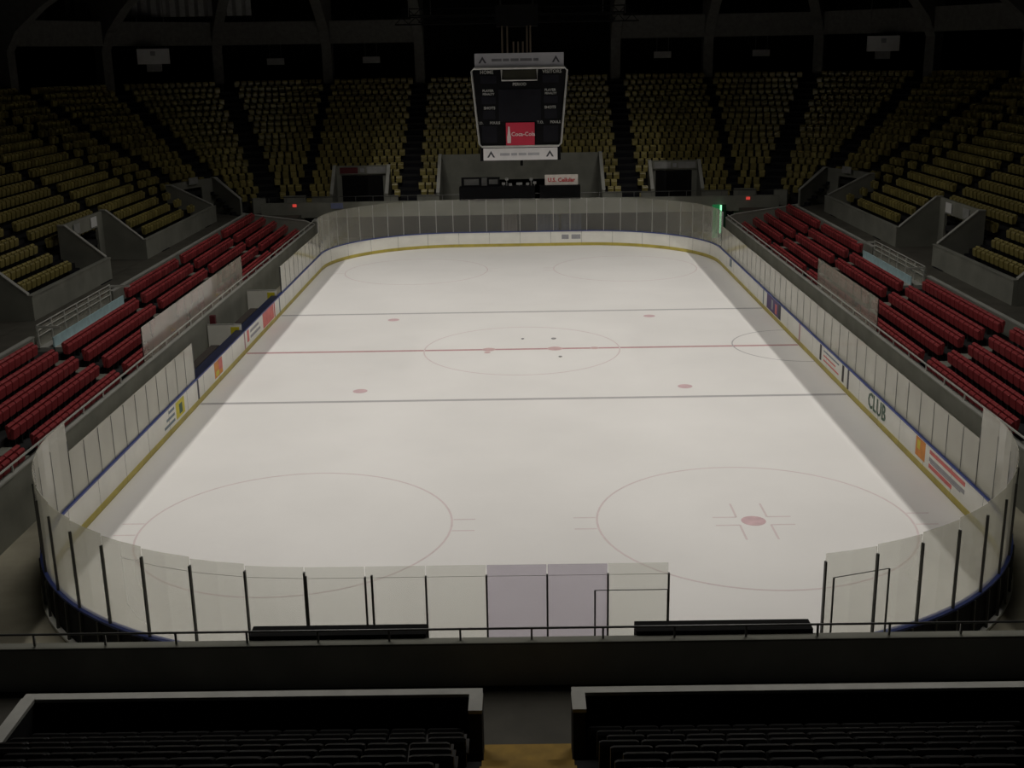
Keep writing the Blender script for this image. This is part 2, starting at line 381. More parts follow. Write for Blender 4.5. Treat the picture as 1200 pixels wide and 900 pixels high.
# aisle stairs of the upper bowl
def aisle_stair(seg, t, k0, body, single=False):
    if single: o = thing('aisle_stair', 'gold-painted steps of the centre aisle between the two dark seat blocks', 'stairs', (0, -HY, ZB))
    mb = MB()
    for k in range(k0, NROW):
        if seg == 'N' and k > 17: break
        for dd0, dd1, z0, z1 in ((RUN*k-.30, RUN*k, zrow(k-1) if k else ZB, zrow(k)-RISE/2), (RUN*k, RUN*(k+1)-.30, zrow(k), zrow(k)+.02)):
            if k == 0 and dd0 < 0: z1 = ZB+.02
            x, y, nx, ny = bowl(seg, t, dd0); x2, y2, _, _ = bowl(seg, t, dd1); u, v = -ny*AISLE_HALF, nx*AISLE_HALF
            tgt = MB() if single and k < 7 else mb
            tgt.hexa([(x-u, y-v, z0), (x+u, y+v, z0), (x2+u, y2+v, z0), (x2-u, y2-v, z0), (x-u, y-v, z1), (x+u, y+v, z1), (x2+u, y2+v, z1), (x2-u, y2-v, z1)])
            if tgt is not mb: tgt.build('step', M['gold'], o)
    if single: mb.build('upper_steps', M['gold'], o, kind='stuff')
    else: struct(mb, 'aisle_stair', body)
for seg in SEGS:
    for t in AISLES[seg]:
        k0 = k_first(seg, t)
        if k0: k0 += 1
        aisle_stair(seg, t, k0, M['aisle'], single=(seg == 'N' and t == 0.0))
# balcony parapets at both ends
for s, nm in ((-1, 'wall_front'), (1, 'wall_back')):
    hw = 19.2 if s > 0 else 22
    p = struct(MB().box(-hw, hw, s*(IY-.1), s*(IY+.1), ZB-.25, 2.98), nm, M['conc'] if s > 0 else mat('parapet_paint', (.46, .47, .44), .7, noise=.15, scale=.8))
    MB().box(-hw, hw, s*(IY-.11), s*(IY+.11), 2.98, 3.02).build('parapet_coping', M['conc'], p)
    r = thing('balcony_railing', 'thin dark steel railing on top of the near parapet' if s < 0 else 'thin grey railing along the far balcony front', 'railing', (0, s*IY, 3.04))
    zt = 3.25 if s < 0 else 3.42
    MB().tube([(-hw, s*IY, zt), (hw, s*IY, zt)], .022).build('top_rail', M['rail'], r, True)
    n = int(hw*2/1.29)
    for i in range(n+1):
        x = -n*1.29/2+i*1.29+.1
        MB().box(x-.018, x+.018, s*IY-.018, s*IY+.018, 3.03, zt).build('railing_post', M['rail'], r)

# ------------------------------------------------------------------ back of the hall: piers, beams, roof
for i, (x, y, an) in enumerate([(-8.6, 52.6, 0), (8.6, 52.6, 0), (-16.7, 52.6, 0), (16.7, 52.6, 0), (-26.0, 51.5, 24), (26.0, 51.5, 24), (-33.2, 44.5, 49), (33.2, 44.5, 49), (-37.8, 37.0, 72), (37.8, 37.0, 72)]):
    sx = 1 if x > 0 else -1; a = math.radians(an); n = Vector((sx*sin(a), cos(a), 0)); u = Vector((n.y, -n.x, 0)); c = Vector((x, y, 0))
    prof = [(0, zrow(NROW)-.6), (0, 14.2), (-1.0, 15.6), (-3.4, 17.2), (-8.0, 19.5), (-8.0, 24), (1.2, 24), (1.2, zrow(NROW)-.6)]
    mb = MB().extr(prof, lambda d, z, t: tuple(c+n*d+u*t)[:2]+(z,), -.42, .42)
    o = struct(mb, 'pier', M['beam'])
for (x0, y0), (x1, y1) in zip([(-37.8, 37.0), (-33.2, 44.5), (-26, 51.5), (-16.7, 52.6), (-8.6, 52.6), (8.6, 52.6), (16.7, 52.6), (26, 51.5), (33.2, 44.5)],
                              [(-33.2, 44.5), (-26, 51.5), (-16.7, 52.6), (-8.6, 52.6), (8.6, 52.6), (16.7, 52.6), (26, 51.5), (33.2, 44.5), (37.8, 37.0)]):
    if abs(x0) < 9 and abs(x1) < 9: continue
    a, b = Vector((x0, y0, 15.5)), Vector((x1, y1, 15.5)); struct(MB().bar(a, b, .5, 1.9), 'beam', M['beam'])
# unseen troughs added to cut the strip light off along the rink's sides
for s in (-1, 1):
    lx = s*STRIP_X; dep = 2.0
    t = thing('light_cutoff_trough', 'unseen trough added to shape the light above the %s half of the ice' % ('left' if s < 0 else 'right'), 'light', (lx, 0, STRIP_Z))
    for e in (-1, 1):
        off = (EDGE[e]-lx)*dep/STRIP_Z
        MB().box(lx+off, lx+off+e*.01, -STRIP_LEN/2-1.5, STRIP_LEN/2+1.5, STRIP_Z-dep, STRIP_Z+.12).build('shade_plate', M['dark'], t)
        MB().box(lx-2.15, lx+2.15, e*(STRIP_LEN/2+1.5), e*(STRIP_LEN/2+1.51), STRIP_Z-dep, STRIP_Z+.12).build('end_plate', M['dark'], t)
    x0, x1 = lx+(EDGE[-1]-lx)*dep/STRIP_Z, lx+(EDGE[1]-lx)*dep/STRIP_Z
    for j in range(1, 21):
        y = -STRIP_LEN/2-1.5+(STRIP_LEN+3)*j/21
        MB().box(x0+.02, x1-.02, y-.01, y+.01, STRIP_Z-dep, STRIP_Z-.12).build('baffle', M['dark'], t)  # baffles added to keep strip light off the upper end seats
    MB().box(lx-2.15, lx+2.15, -STRIP_LEN/2-1.5, STRIP_LEN/2+1.5, STRIP_Z+.1, STRIP_Z+.14).build('top_plate', M['dark'], t)
# rigging truss clutter high at the far side
for i, (y, z, w) in enumerate([(37, 15.6, 9.0), (42, 16.4, 9.0), (46, 16.0, 8.0)]):
    t = thing('lighting_truss', ['nearest', 'middle', 'rearmost'][i]+' dark lattice truss hanging high at the far end', 'truss', (0, y, z))
    for dy, dz in ((-.3, 0), (.3, 0), (0, .5)): MB().tube([(-w, y+dy, z+dz), (w, y+dy, z+dz)], .05, 6).build('chord', M['dark'], t)
    lb = MB(); n = int(w*2)
    for j in range(n): lb.bar((-w+j, y-.3, z), (-w+j+.5, y, z+.5), .04).bar((-w+j+.5, y, z+.5), (-w+j+1, y+.3, z), .04)
    lb.build('lattice', M['dark'], t, kind='stuff')
    for x in (-w+1, w-1): MB().tube([(x, y, z+.5), (x, y, 24)], .02, 6).build('hanger', M['rail'], t)

# ================================================================== ICE
def rr(hx, hy, r, n=10):
    out = []
    for cx, cy, a0 in ((hx-r, -hy+r, -pi/2), (hx-r, hy-r, 0), (-hx+r, hy-r, pi/2), (-hx+r, -hy+r, pi)):
        out += [(cx+r*cos(a0+pi/2*i/n), cy+r*sin(a0+pi/2*i/n)) for i in range(n+1)]
    return out
BX, BY, BR = 12.95, 30.48, 8.53
ice = thing('ice_sheet', 'large white sheet of ice filling the rink', 'ice rink')
pts = rr(BX-.02, BY-.02, BR); n = len(pts)
MB().add([(*p, -.04) for p in pts]+[(*p, 0) for p in pts], [tuple(range(n, 2*n))]+[(k, (k+1) % n, n+(k+1) % n, n+k) for k in range(n)]).build('ice', M['ice'], ice)
def mark(mb, name, m, label=None):
    o = mb.build(name, m, ice)
    if label: o['label'] = label
MB().box(-12.9, 12.9, -.11, .11, .001, .003).__class__
mark(MB().box(-12.9, 12.9, -.12, .12, .001, .003), 'centre_line', M['redline'], 'dull red line across the middle of the ice')
for s in (-1, 1): mark(MB().box(-12.9, 12.9, s*8.2-.12, s*8.2+.12, .001, .003), 'zone_line', M['grayline'])
mark(MB().arc(0, 0, 4.57, .06, 0, 2*pi, .001, .003, 72), 'centre_circle', M['circle'])
mark(MB().arc(12.93, 0, 3.05, .06, pi/2, 3*pi/2, .001, .003, 40), 'crease_arc', M['grayline'])
for sx in (-1, 1):
    for sy in (-1, 1):
        mark(MB().disc(sx*6.7, sy*6.7, .30, .001, .003), 'face_off_spot', M['dot'])
        mark(MB().arc(sx*6.7, sy*21.03, 4.57, .06, 0, 2*pi, .001, .003, 72), 'face_off_circle', M['circle'])
        if sy < 0 and sx > 0: mark(MB().disc(sx*6.7, sy*21.03, .36, .001, .003), 'face_off_spot', M['dot'])
        h = MB()
        for ey in (-1, 1):
            for ex in (-1, 1): h.box(sx*6.7+ex*4.6, sx*6.7+ex*5.25, sy*21.03+ey*.42-.03, sy*21.03+ey*.42+.03, .001, .003)
        mark(h, 'hash_mark', M['circle'])
        if sx > 0 and sy < 0:
            h = MB()
            for ex in (-1, 1):
                for ey in (-1, 1):
                    h.box(sx*6.7+ex*.45, sx*6.7+ex*1.15, sy*21.03+ey*.30-.03, sy*21.03+ey*.30+.03, .001, .003)
                    h.box(sx*6.7+ex*.45-.03, sx*6.7+ex*.45+.03, sy*21.03+ey*.30, sy*21.03+ey*1.35, .001, .003)
            mark(h, 'guide_mark', M['circle'])
for x, y, w in ((-1.55, 0, .32), (1.55, 0, .36), (3.4, 0, .22), (-1.6, -.55, .15)): mark(MB().disc(x, y, w, .004, .002, 12), 'smear', M['smear'])
for x, y, w in ((.05, 2.0, .07), (1.55, 1.95, .12), (1.75, -1.55, .08)):
    tag(MB().disc(x, y, w, .004, .03, 8).build('debris', M['debris'], loc=(x, y, 0)), {.07: 'tiny dark crumb on the ice, left of three by the centre circle', .12: 'dark crumb on the ice behind the red line, widest of three', .08: 'small dark crumb on the ice in front of the red line'}[w], 'debris')

# ================================================================== DASHER BOARDS
LS = [2*(BX-BR), 0, 2*(BY-BR)]; AC = pi/2*BR
HALF = BX-BR
PER = 2*(2*HALF)+2*(2*(BY-BR))+4*AC
def P(s):
    """point and outward normal of the rink edge at run length s, counter-clockwise from the near end's middle"""
    s %= PER
    if s < HALF: return (s, -BY, 0, -1)
    s -= HALF
    for (cx, cy, a0, L, axis) in ((BX-BR, -BY+BR, -pi/2, 2*(BY-BR), 'R'), (BX-BR, BY-BR, 0, 2*HALF, 'F'), (-BX+BR, BY-BR, pi/2, 2*(BY-BR), 'L'), (-BX+BR, -BY+BR, pi, HALF, 'N')):
        if s < AC:
            a = a0+s/BR; return (cx+BR*cos(a), cy+BR*sin(a), cos(a), sin(a))
        s -= AC
        if s < L:
            return {'R': (BX, -BY+BR+s, 1, 0), 'F': (BX-BR-s, BY, 0, 1), 'L': (-BX, BY-BR-s, -1, 0), 'N': (-BX+BR+s, -BY, 0, -1)}[axis]
        s -= L
def strip(mb, s0, s1, o0, o1, z0, z1, n, mi=0, mo=0):
    vs = []
    for i in range(n+1):
        x, y, nx, ny = P(s0+(s1-s0)*i/n)
        for o, z in ((o0, z0), (o1, z0), (o1, z1), (o0, z1)): vs.append((x+nx*o, y+ny*o, z))
    fs, ms = [], []
    for i in range(n):
        a = 4*i
        for j, m in ((0, mo), (1, mo), (2, mi), (3, mi)): fs.append((a+j, a+4+j, a+4+(j+1) % 4, a+(j+1) % 4)); ms.append(m)
    fs += [(0, 1, 2, 3), (4*n+3, 4*n+2, 4*n+1, 4*n)]; ms += [mo, mo]
    b = len(mb.v); mb.v += vs; mb.f += [tuple(q+b for q in f) for f in fs]; mb.m += ms
    return mb
S_R0 = HALF+AC; S_R1 = S_R0+2*(BY-BR); S_F1 = S_R1+AC+2*HALF; S_L0 = S_F1+AC; S_L1 = S_L0+2*(BY-BR)
def sR(y): return S_R0+(y+BY-BR)       # run length at y on the right side
def sL(y): return S_L0+(BY-BR-y)
def straight(s): 
    s %= PER
    return s < HALF or S_R0 <= s <= S_R1 or S_R1+AC <= s <= S_F1 or S_L0 <= s <= S_L1 or s > S_L1+AC
db = thing('dasher_boards', 'white rink boards with yellow kick strip and blue cap rail around the ice', 'rink boards')
cuts = []
def even(a, b, n): return [a+(b-a)*i/n for i in range(n)]
cuts = even(0, HALF, 2)+even(HALF, S_R0, 6)+even(S_R0, S_R1, 18)+even(S_R1, S_R1+AC, 6)+even(S_R1+AC, S_F1, 4)+even(S_F1, S_L0, 6)+even(S_L0, S_L1, 18)+even(S_L1, S_L1+AC, 6)+even(S_L1+AC, PER, 2)+[PER]
for a, b in zip(cuts, cuts[1:]):
    n = 1 if straight((a+b)/2) else 4
    strip(MB(), a+.008, b-.008, 0, .09, .21, 1.03, n, 0, 1).build('board_panel', [M['board'], M['boardback']], db)
    strip(MB(), a+.004, b-.004, -.012, .08, 0, .21, n, 0, 1).build('kick_strip', [M['kick'], M['boardback']], db)
    strip(MB(), a+.003, b-.003, -.03, .13, 1.03, 1.085, n).build('cap_rail', M['cap'], db)
    strip(MB(), a+.003, b-.003, .09, .22, 0, .07, n).build('sill', M['board'], db)
    f = MB()
    for q in range(3):
        x, y, nx, ny = P(a+(b-a)*(q+.5)/3); f.bar((x+nx*.16, y+ny*.16, .07), (x+nx*.13, y+ny*.13, 1.03), .06)
    f.build('support_bracket', M['post'], db, kind='stuff')
for s, m in ((sR(0), M['redline']), (sL(0), M['redline']), (sR(-8.2), M['ink']), (sR(8.2), M['slate']), (sL(-8.2), M['ink']), (sL(8.2), M['slate'])):
    o = strip(MB(), s-.11, s+.11, -.004, 0, .21, 1.03, 1).build('line_stripe', m, db)
strip(MB(), sL(8.2), sL(-8.3), .0, .42, 1.03, 1.10, 1).build('bench_shelf', M['navy'], db)
# --- adverts on the boards (flat print)
def ad(side, y0, y1, z0, z1, m, depth=.006):
    s0, s1 = sorted((sR(y0), sR(y1)) if side > 0 else (sL(y0), sL(y1)))
    return strip(MB(), s0, s1, -depth, 0, z0, z1, 1).build('board_advert', m, db)
rightR, rightL = (0, -1, 0), (0, 1, 0)   # reading direction seen from the ice
def adtext(side, s, size, y, z, m, bold=.0, squash=1.0):
    return text_part(s, size, (side*(BX-.007), y, z), (0, -1, 0) if side > 0 else (0, 1, 0), (0, 0, 1), m, 'advert_lettering', db, bold, squash)
# right: CLUB, orange emblem and red-blue text block, framed sign, purple advert
adtext(1, 'CLUB', .82, -12.0, .62, M['green'], .012, 1.05)
ad(1, -16.3, -17.2, .34, .98, M['orange']); ad(1, -16.45, -16.7, .6, .9, M['ylw'], .009)
for j, (z, m) in enumerate(((.86, M['pink']), (.62, M['inkmid']), (.40, M['pink']))):
    ad(1, -17.6, -20.6 if j != 2 else -19.6, z-.07, z+.06, m)
ad(1, -17.7, -20.3, .50, .54, M['inkmid'])
for y in (-3.75, -7.3): ad(1, y, y-.28, .3, .98, M['wood'])
for j in range(3): ad(1, -4.4, -6.8+.5*(j % 2), .80-.2*j, .86-.2*j, M['slate'] if j == 0 else M['pink'])
ad(1, 7.3, 4.0, .26, 1.02, M['purple']); ad(1, 6.2, 5.8, .4, .9, M['inkmid'], .009); ad(1, 5.3, 4.9, .35, .85, M['pink'], .009); ad(1, 4.5, 4.0, .26, 1.02, M['ink'], .009)
ad(1, 17.7, 18.4, .5, .98, M['slate'])
# left: yellow and slate emblem, orange emblem, red panel with white lettering
ad(-1, -10.2, -11.3, .32, .95, M['ylw']); ad(-1, -10.5, -10.9, .42, .8, M['green'], .009)
for j in range(3): ad(-1, -11.5, -12.8+.3*j, .36+.22*j, .46+.22*j, M['slate'])
ad(-1, -4.3, -5.6, .30, .98, M['orange']); ad(-1, -4.3, -4.9, .5, .95, M['pink'], .009); ad(-1, -4.9, -5.4, .36, .56, M['ylw'], .009)
ad(-1, 6.6, 4.0, .26, 1.02, M['pink'])
for j in range(2): ad(-1, 3.3-.3*j, 1.2, .45+.27*j, .58+.27*j, M['inkmid'])
ad(-1, .9, .5, .4, .95, M['pink']); ad(-1, 6.75, 6.95, .24, 1.03, M['redink'])
for x0, x1 in ((3.0, 3.5), (3.7, 4.35)): 
    strip(MB(), S_R1+AC+(HALF-x1), S_R1+AC+(HALF-x0), -.005, 0, .48, .80, 1).build('board_advert', M['inkmid'], db)

# ================================================================== RINK GLASS
def glass_run(label, s0, s1, zt, nominal=1.22, mats=None, tall=False, near=False, post=None):
    x, y, _, _ = P((s0+s1)/2)
    t = thing('rink_glass', label, 'rink glass', (x, y, 1.085))
    n = max(1, round((s1-s0)/nominal)); st = [s0+(s1-s0)*i/n for i in range(n+1)]
    for i in range(n):
        a, b = st[i], st[i+1]; m = M['glass'] if mats is None else mats(a, b)
        z = zt((a+b)/2) if callable(zt) else zt
        strip(MB(), a+.012, b-.012, .035, .047, 1.085, z, 1 if straight((a+b)/2) else 2).build('glass_pane', m, t)
    for i in range(n+1):
        if not near:
            s = st[i]; z = (zt(s) if callable(zt) else zt)-.04
        else:
            s = st[i]; z = 2.86 if straight(s) else 2.98
        x, y, nx, ny = P(s); u, v = -ny, nx; w = .02 if not near else .019
        p = [(x+u*q*w+nx*o, y+v*q*w+ny*o) for q, o in ((-1, .03), (1, .03), (1, .10), (-1, .10))]
        MB().hexa([(*q, 1.085) for q in p]+[(*q, z) for q in p]).build('glass_post', post or M['post'], t)
    return t
OPEN0, OPEN1 = 2.97, 6.25
NEARTOP = lambda s: 3.12
def near_mat(a, b):
    m = ((a+b)/2+PER/2) % PER-PER/2
    return M['glassp'] if -.5 < m < 2.2 else M['glass']
def nearzt(s):
    s = (s+PER/2) % PER-PER/2
    return 3.08+.36*min(1, max(0, (abs(s)-5)/11))
gN = glass_run('tall near-end glass with curved left corner and two purple-tinted panes', S_L1-.6, PER+OPEN0, nearzt, 1.29, near_mat, near=True)
gR = glass_run('tall glass curving round the near right corner beside the open gate', OPEN1, S_R0+.7, nearzt, 1.29, near_mat, near=True)
glass_run('low glass in front of the near left red seats, up to the bench gap', sL(-8.36), S_L1-.6, 2.55, 1.22)
glass_run('low glass on the left side beyond the bench gap', S_L0+.2, sL(9.2), 2.5, 1.22)
glass_run('tall grey glass around the far end and both far corners', S_R1-.2, S_L0+.2, 3.42, 1.22, lambda a, b: M['glassf'], post=M['postlight'])
glass_run('low glass along the whole right side of the rink', S_R0+.7, S_R1-.2, 2.5, 1.22)
# gate frames in the near glass
for par, xs, z in ((gN, (1.44, 2.95), 2.52), (gR, (6.42, 7.75), 2.62)):
    f = MB()
    for s in xs:
        x, y, nx, ny = P(s); f.bar((x+nx*.13, y+ny*.13, 1.085), (x+nx*.13, y+ny*.13, z), .035)
    a, b = P(xs[0]), P(xs[1]); f.bar((a[0]+a[2]*.13, a[1]+a[3]*.13, z), (b[0]+b[2]*.13, b[1]+b[3]*.13, z), .014)
    f.build('gate_frame', M['post'], par)
for s0, s1 in ((-9.0, -4.6), (-4.5, 0.1), (.1, 2.95)):
    b = MB(); n = 4
    for i in range(n):
        p, q = P(s0+(s1-s0)*i/n), P(s0+(s1-s0)*(i+1)/n); b.bar((p[0]+p[2]*.06, p[1]+p[3]*.06, 2.84), (q[0]+q[2]*.06, q[1]+q[3]*.06, 2.84), .006)
    b.build('top_bar', M['postlight'], gN)
for par, s in ((gN, -4.55), (gN, -3.18)):    # doubled posts
    x, y, nx, ny = P(s); MB().box(x-.022, x+.022, y-.11, y-.05, 1.085, 2.9).build('glass_post', M['post'], par)

# ================================================================== LOWER SIDE STANDS (red seats)
RS_AISLES = [-17.4, -8.35, 1.65, 11.15, 20.5]
RS_Y0, RS_Y1 = -27.0, 30.1
def rs_x(k): return 15.42+.77*k
def rs_z(k): return .80+.29*k
MISSING = {-1: (-8.35, 1.65), 1: (1.65, 11.15)}     # stretch of the top row taken by the exit platform
SIDE = {-1: 'left', 1: 'right'}
for s in (-1, 1):
    st = MB()
    for k in range(5):
        st.box(s*(rs_x(k) if k else 14.9), s*(rs_x(k)+.77 if k < 4 else IX), RS_Y0, RS_Y1, -.04, rs_z(k))
    o = struct(st, 'seating_tiers', M['concdark'])
    for a in RS_AISLES:
        for k in range(1, 5):
            MB().box(s*(rs_x(k)-.36), s*(rs_x(k)+.02), a-.42, a+.42, rs_z(k-1), rs_z(k)-.14).build('aisle_step', M['conc'], o)
    # front wall with its railing
    w = struct(MB().box(s*14.72, s*14.9, RS_Y0, RS_Y1, -.04, 1.78), 'wall_'+SIDE[s], M['conc'])
    MB().box(s*14.70, s*14.92, RS_Y0, RS_Y1, 1.78, 1.83).build('wall_cap', M['concpale'], w)
    r = thing('stand_railing', 'long pale-topped railing on the front wall of the %s red stand' % SIDE[s], 'railing', (s*14.81, 0, 1.83))
    MB().box(s*14.78, s*14.84, RS_Y0, RS_Y1, 2.06, 2.10).build('top_rail', M['railpale'], r)
    y = RS_Y0+.3
    while y < RS_Y1:
        MB().box(s*14.79, s*14.83, y-.025, y+.025, 1.83, 2.06).build('railing_post', M['railpale'], r); y += 1.9
    # low pale curb wall behind the stand, open at the exit platform
    m0, m1 = MISSING[s]
    for ya, yb in ((RS_Y0, m0+1.0), (m1+.4, RS_Y1)):
        w = struct(MB().box(s*19.62, s*19.78, ya, yb, ZB-.3, 2.62), 'wall_'+SIDE[s], M['conc'])
        MB().box(s*19.6, s*19.8, ya, yb, 2.62, 2.68).build('wall_cap', M['concpale'], w)
    # end walls
    for yy in (RS_Y0, RS_Y1):
        pr = [(14.72, -.04), (19.8, -.04), (19.8, 2.7), (15.4, 1.8+.3), (14.72, 1.83)]
        e = struct(MB().extr(pr, lambda a, z, t: (s*a, t, z), yy, yy+.15*(1 if yy > 0 else -1)), 'wall_'+SIDE[s], M['conc'])
        cp = [(14.7, 1.83), (15.4, 2.1), (19.82, 2.7), (19.82, 2.76), (15.38, 2.16), (14.7, 1.89)]
        MB().extr(cp, lambda a, z, t: (s*a, t, z), yy-.03, yy+.18*(1 if yy > 0 else -1)).build('wall_cap', M['concpale'], e)
    # glass on the railing behind benches
    ya, yb = (-8.5, 8.4) if s < 0 else (-5.2, 4.7)
    g = thing('rail_glass', 'row of tall %s panes standing on the %s stand front wall' % ('cream' if s < 0 else 'pinkish see-through', SIDE[s]), 'glass screen', (s*14.86, (ya+yb)/2, 1.83))
    n = round((yb-ya)/1.22)
    for i in range(n):
        a = ya+(yb-ya)*i/n; b = ya+(yb-ya)*(i+1)/n
        MB().box(s*14.86, s*14.872, a+.012, b-.012, 1.83, 3.25).build('glass_pane', M['glassr'] if s < 0 else M['glassf'], g)
    for i in range(n+1):
        a = ya+(yb-ya)*i/n
        MB().box(s*14.875, s*14.91, a-.015, a+.015, 1.83, 3.2).build('glass_post', M['post'], g)
    # exit platform with blue panel and railing, in place of the top row
    p = thing('exit_platform', 'pale blue panel platform with railing interrupting the top row of the %s red seats' % SIDE[s], 'platform', (s*19.2, (m0+m1)/2, rs_z(4)))
    MB().box(s*18.6, s*IX, m0+1.3, m1-.1, rs_z(4), ZB).build('deck', M['concpale'], p)
    MB().box(s*18.95, s*19.0, m0+1.3, m1-.1, rs_z(4), 2.56).build('blue_panel', M['blue'], p)
    for z in (2.62, 2.85, 3.08): MB().tube([(s*19.55, m0+1.2, z), (s*19.55, m1-.1, z)], .025, 6).build('rail_bar', M['railpale'], p)
    for i in range(7):
        yy = m0+1.25+(m1-m0-1.4)*i/6
        MB().box(s*19.52, s*19.58, yy-.025, yy+.025, ZB, 3.1).build('railing_post', M['railpale'], p)
    MB().box(s*19.60, s*19.63, m0+1.2, m1-.1, ZB, 2.95).build('mesh_panel', M['glassf'], p)
    for yy in (m0+1.25, m1-.1):
        MB().box(s*18.6, s*19.6, yy-.02, yy+.02, 2.95, 3.05).build('end_rail', M['railpale'], p)

# ------------------------------------------------------------------ seats: shapes in local space, front towards -Y, origin on the tread
def slab(mb, prof, w, ends=.9, st=2):
    """a rounded seat slab: profile (y,z) swept across the width, shrunk at both ends"""
    n = len(prof); cy = sum(p[0] for p in prof)/n; cz = sum(p[1] for p in prof)/n
    xs = [(-w/2, ends), (-w/2+.04, 1), (w/2-.04, 1), (w/2, ends)] if st == 2 else [(-w/2, 1), (w/2, 1)]
    vs = [(x, cy+(y-cy)*e, cz+(z-cz)*e) for x, e in xs for y, z in prof]; S = len(xs)
    fs = [(i*n+k, (i+1)*n+k, (i+1)*n+(k+1) % n, i*n+(k+1) % n) for i in range(S-1) for k in range(n)]
    fs += [tuple(range(n)), tuple((S-1)*n+k for k in range(n))[::-1]]
    return mb.add(vs, fs)
BACK = [(.00, .36), (.07, .36), (.13, .76), (.125, .83), (.08, .865), (.02, .85), (-.02, .80), (.01, .72)]
PAN = [(-.12, .36), (-.02, .34), (-.03, .72), (-.06, .765), (-.12, .76), (-.16, .70)]
PANDOWN = [(-.42, .42), (-.36, .38), (0, .38), (.02, .42), (-.02, .45), (-.36, .455)]
def seat_meshes(name, m, w, down=False):
    d = {}
    d['backrest'] = slab(MB(), BACK, w).mesh(name+'_backrest', m, smooth=False)
    d['seat_pan'] = slab(MB(), PANDOWN if down else PAN, w*.94).mesh(name+'_pan', m)
    d['bracket'] = MB().box(-.03, .03, -.05, .09, 0, .40).box(-.12, .12, -.03, .05, .36, .40).mesh(name+'_bracket', M['seatmetal'])
    return d
def place(name, meshes, loc, yaw, label, group, cat='seat'):
    r = bpy.data.objects.new(name, None); COL.objects.link(r); r.location = loc; r.rotation_euler = (0, 0, yaw); r.empty_display_size = .2
    r['label'] = label; r['category'] = cat; r['group'] = group
    for k, me in meshes.items():
        c = bpy.data.objects.new(k.rstrip('0123456789'), me); COL.objects.link(c); c.parent = r
    return r
def merge(protos, places):
    V, Fc, Mi = [], [], []
    for (x, y, z, yaw) in places:
        c, s = cos(yaw), sin(yaw); b = len(V)
        V += [(x+c*px-s*py, y+s*px+c*py, z+pz) for px, py, pz in protos.v]
        Fc += [tuple(i+b for i in f) for f in protos.f]
    mb = MB(); mb.v, mb.f = V, Fc; return mb
# red seats
red_p = []
def red_rows():
    for s in (-1, 1):
        yaw = pi/2 if s < 0 else -pi/2
        edges = [RS_Y0-.2]+RS_AISLES+[RS_Y1+.2]
        for bi, (a, b) in enumerate(zip(edges, edges[1:])):
            a += .5; b -= .5; n = int((b-a)/.52)
            for k in range(5):
                if k == 4 and MISSING[s][0] < (a+b)/2 < MISSING[s][1]: continue
                for i in range(n):
                    y = a+(b-a)*(i+.5)/n
                    red_p.append(((s*(rs_x(k)+.50), y, rs_z(k), yaw), s, bi, k, n-i, n))
red_rows()
BLK = ['out-of-frame block', 'nearest block', 'second block', 'third block', 'fourth block', 'farthest block']
rowname = ['front', 'second', 'third', 'fourth', 'top']
vis = [r for r in red_p if in_view((r[0][0], r[0][1], r[0][2]+.8), 4)]
vis.sort(key=lambda r: (Vector(r[0][:3])-CAM).length)
near_red = vis[:300]; keys = {r[0] for r in near_red}
REDM = seat_meshes('red', M['red'], .50)
nearblk = min(r[2] for r in near_red)
for p, s, bi, k, i, n in near_red:
    nm = 'corner block' if bi == 0 else BLK[bi]
    place('red_seat', REDM, p[:3], p[3], f'{ordn(i)} red seat from the far end, {rowname[k]} row, {nm} of {SIDE[s]} red stand', f'red seats of the {SIDE[s]} lower stand')
rp = MB(); slab(rp, BACK, .50); slab(rp, PAN, .47)
rest = [r[0] for r in red_p if r[0] not in keys and r[0][1] > -24]
o = merge(rp, rest).build('red_seat_rows', M['red']); o['kind'] = 'stuff'; o['label'] = 'remaining rows of red seats farther along both lower stands'; o['category'] = 'seats'

# yellow seats of the upper bowl
yel = []
def seats_on(seg, pitch, kmax, filt=None, k_lo=0):
    t0, t1 = SEGS[seg]
    cuts_ = sorted([t0]+AISLES[seg]+[t1])
    for bi, (a, b) in enumerate(zip(cuts_, cuts_[1:])):
        if b-a < .5: continue
        for k in range(k_lo, kmax):
            d = RUN*k+.52
            if len(seg) == 2:
                R = RC+d; g = math.degrees((AISLE_HALF+.05)/R); aa, bb = a+(g if a > t0 or True else 0), b-g; L = math.radians(bb-aa)*R
            else:
                aa, bb = a+(AISLE_HALF+.03 if a in AISLES[seg] else .0), b-(AISLE_HALF+.03 if b in AISLES[seg] else .0); L = bb-aa
            n = int(L/pitch)
            for i in range(n):
                t = aa+(bb-aa)*(i+.5+(.22 if k % 2 else -.22))/n
                if k < k_first(seg, t): continue
                if any(v[0]-(1.5 if len(seg) == 2 else .3) < t < v[1]+(1.5 if len(seg) == 2 else .3) and k < v[4] for v in VOMS[seg]): continue
                x, y, nx, ny = bowl(seg, t, d)
                if filt and not filt(x, y): continue
                yel.append(((x, y, zrow(k), math.atan2(-nx, ny)), seg, bi, k, i+1, n))
for seg in ('L', 'R'): seats_on(seg, .55, NROW, lambda x, y: y > -14)
for seg in ('FL', 'FR', 'F'): seats_on(seg, .55, NROW)
ymesh = MB(); slab(ymesh, BACK, .45); slab(ymesh, PAN, .42); YME = ymesh.mesh('yellow_seat', M['yellow'])
vis = [r for r in yel if in_view((r[0][0], r[0][1], r[0][2]+.8), 3)]
vis.sort(key=lambda r: (Vector(r[0][:3])-CAM).length)
near_y = vis[:300]; ykeys = {r[0] for r in near_y}
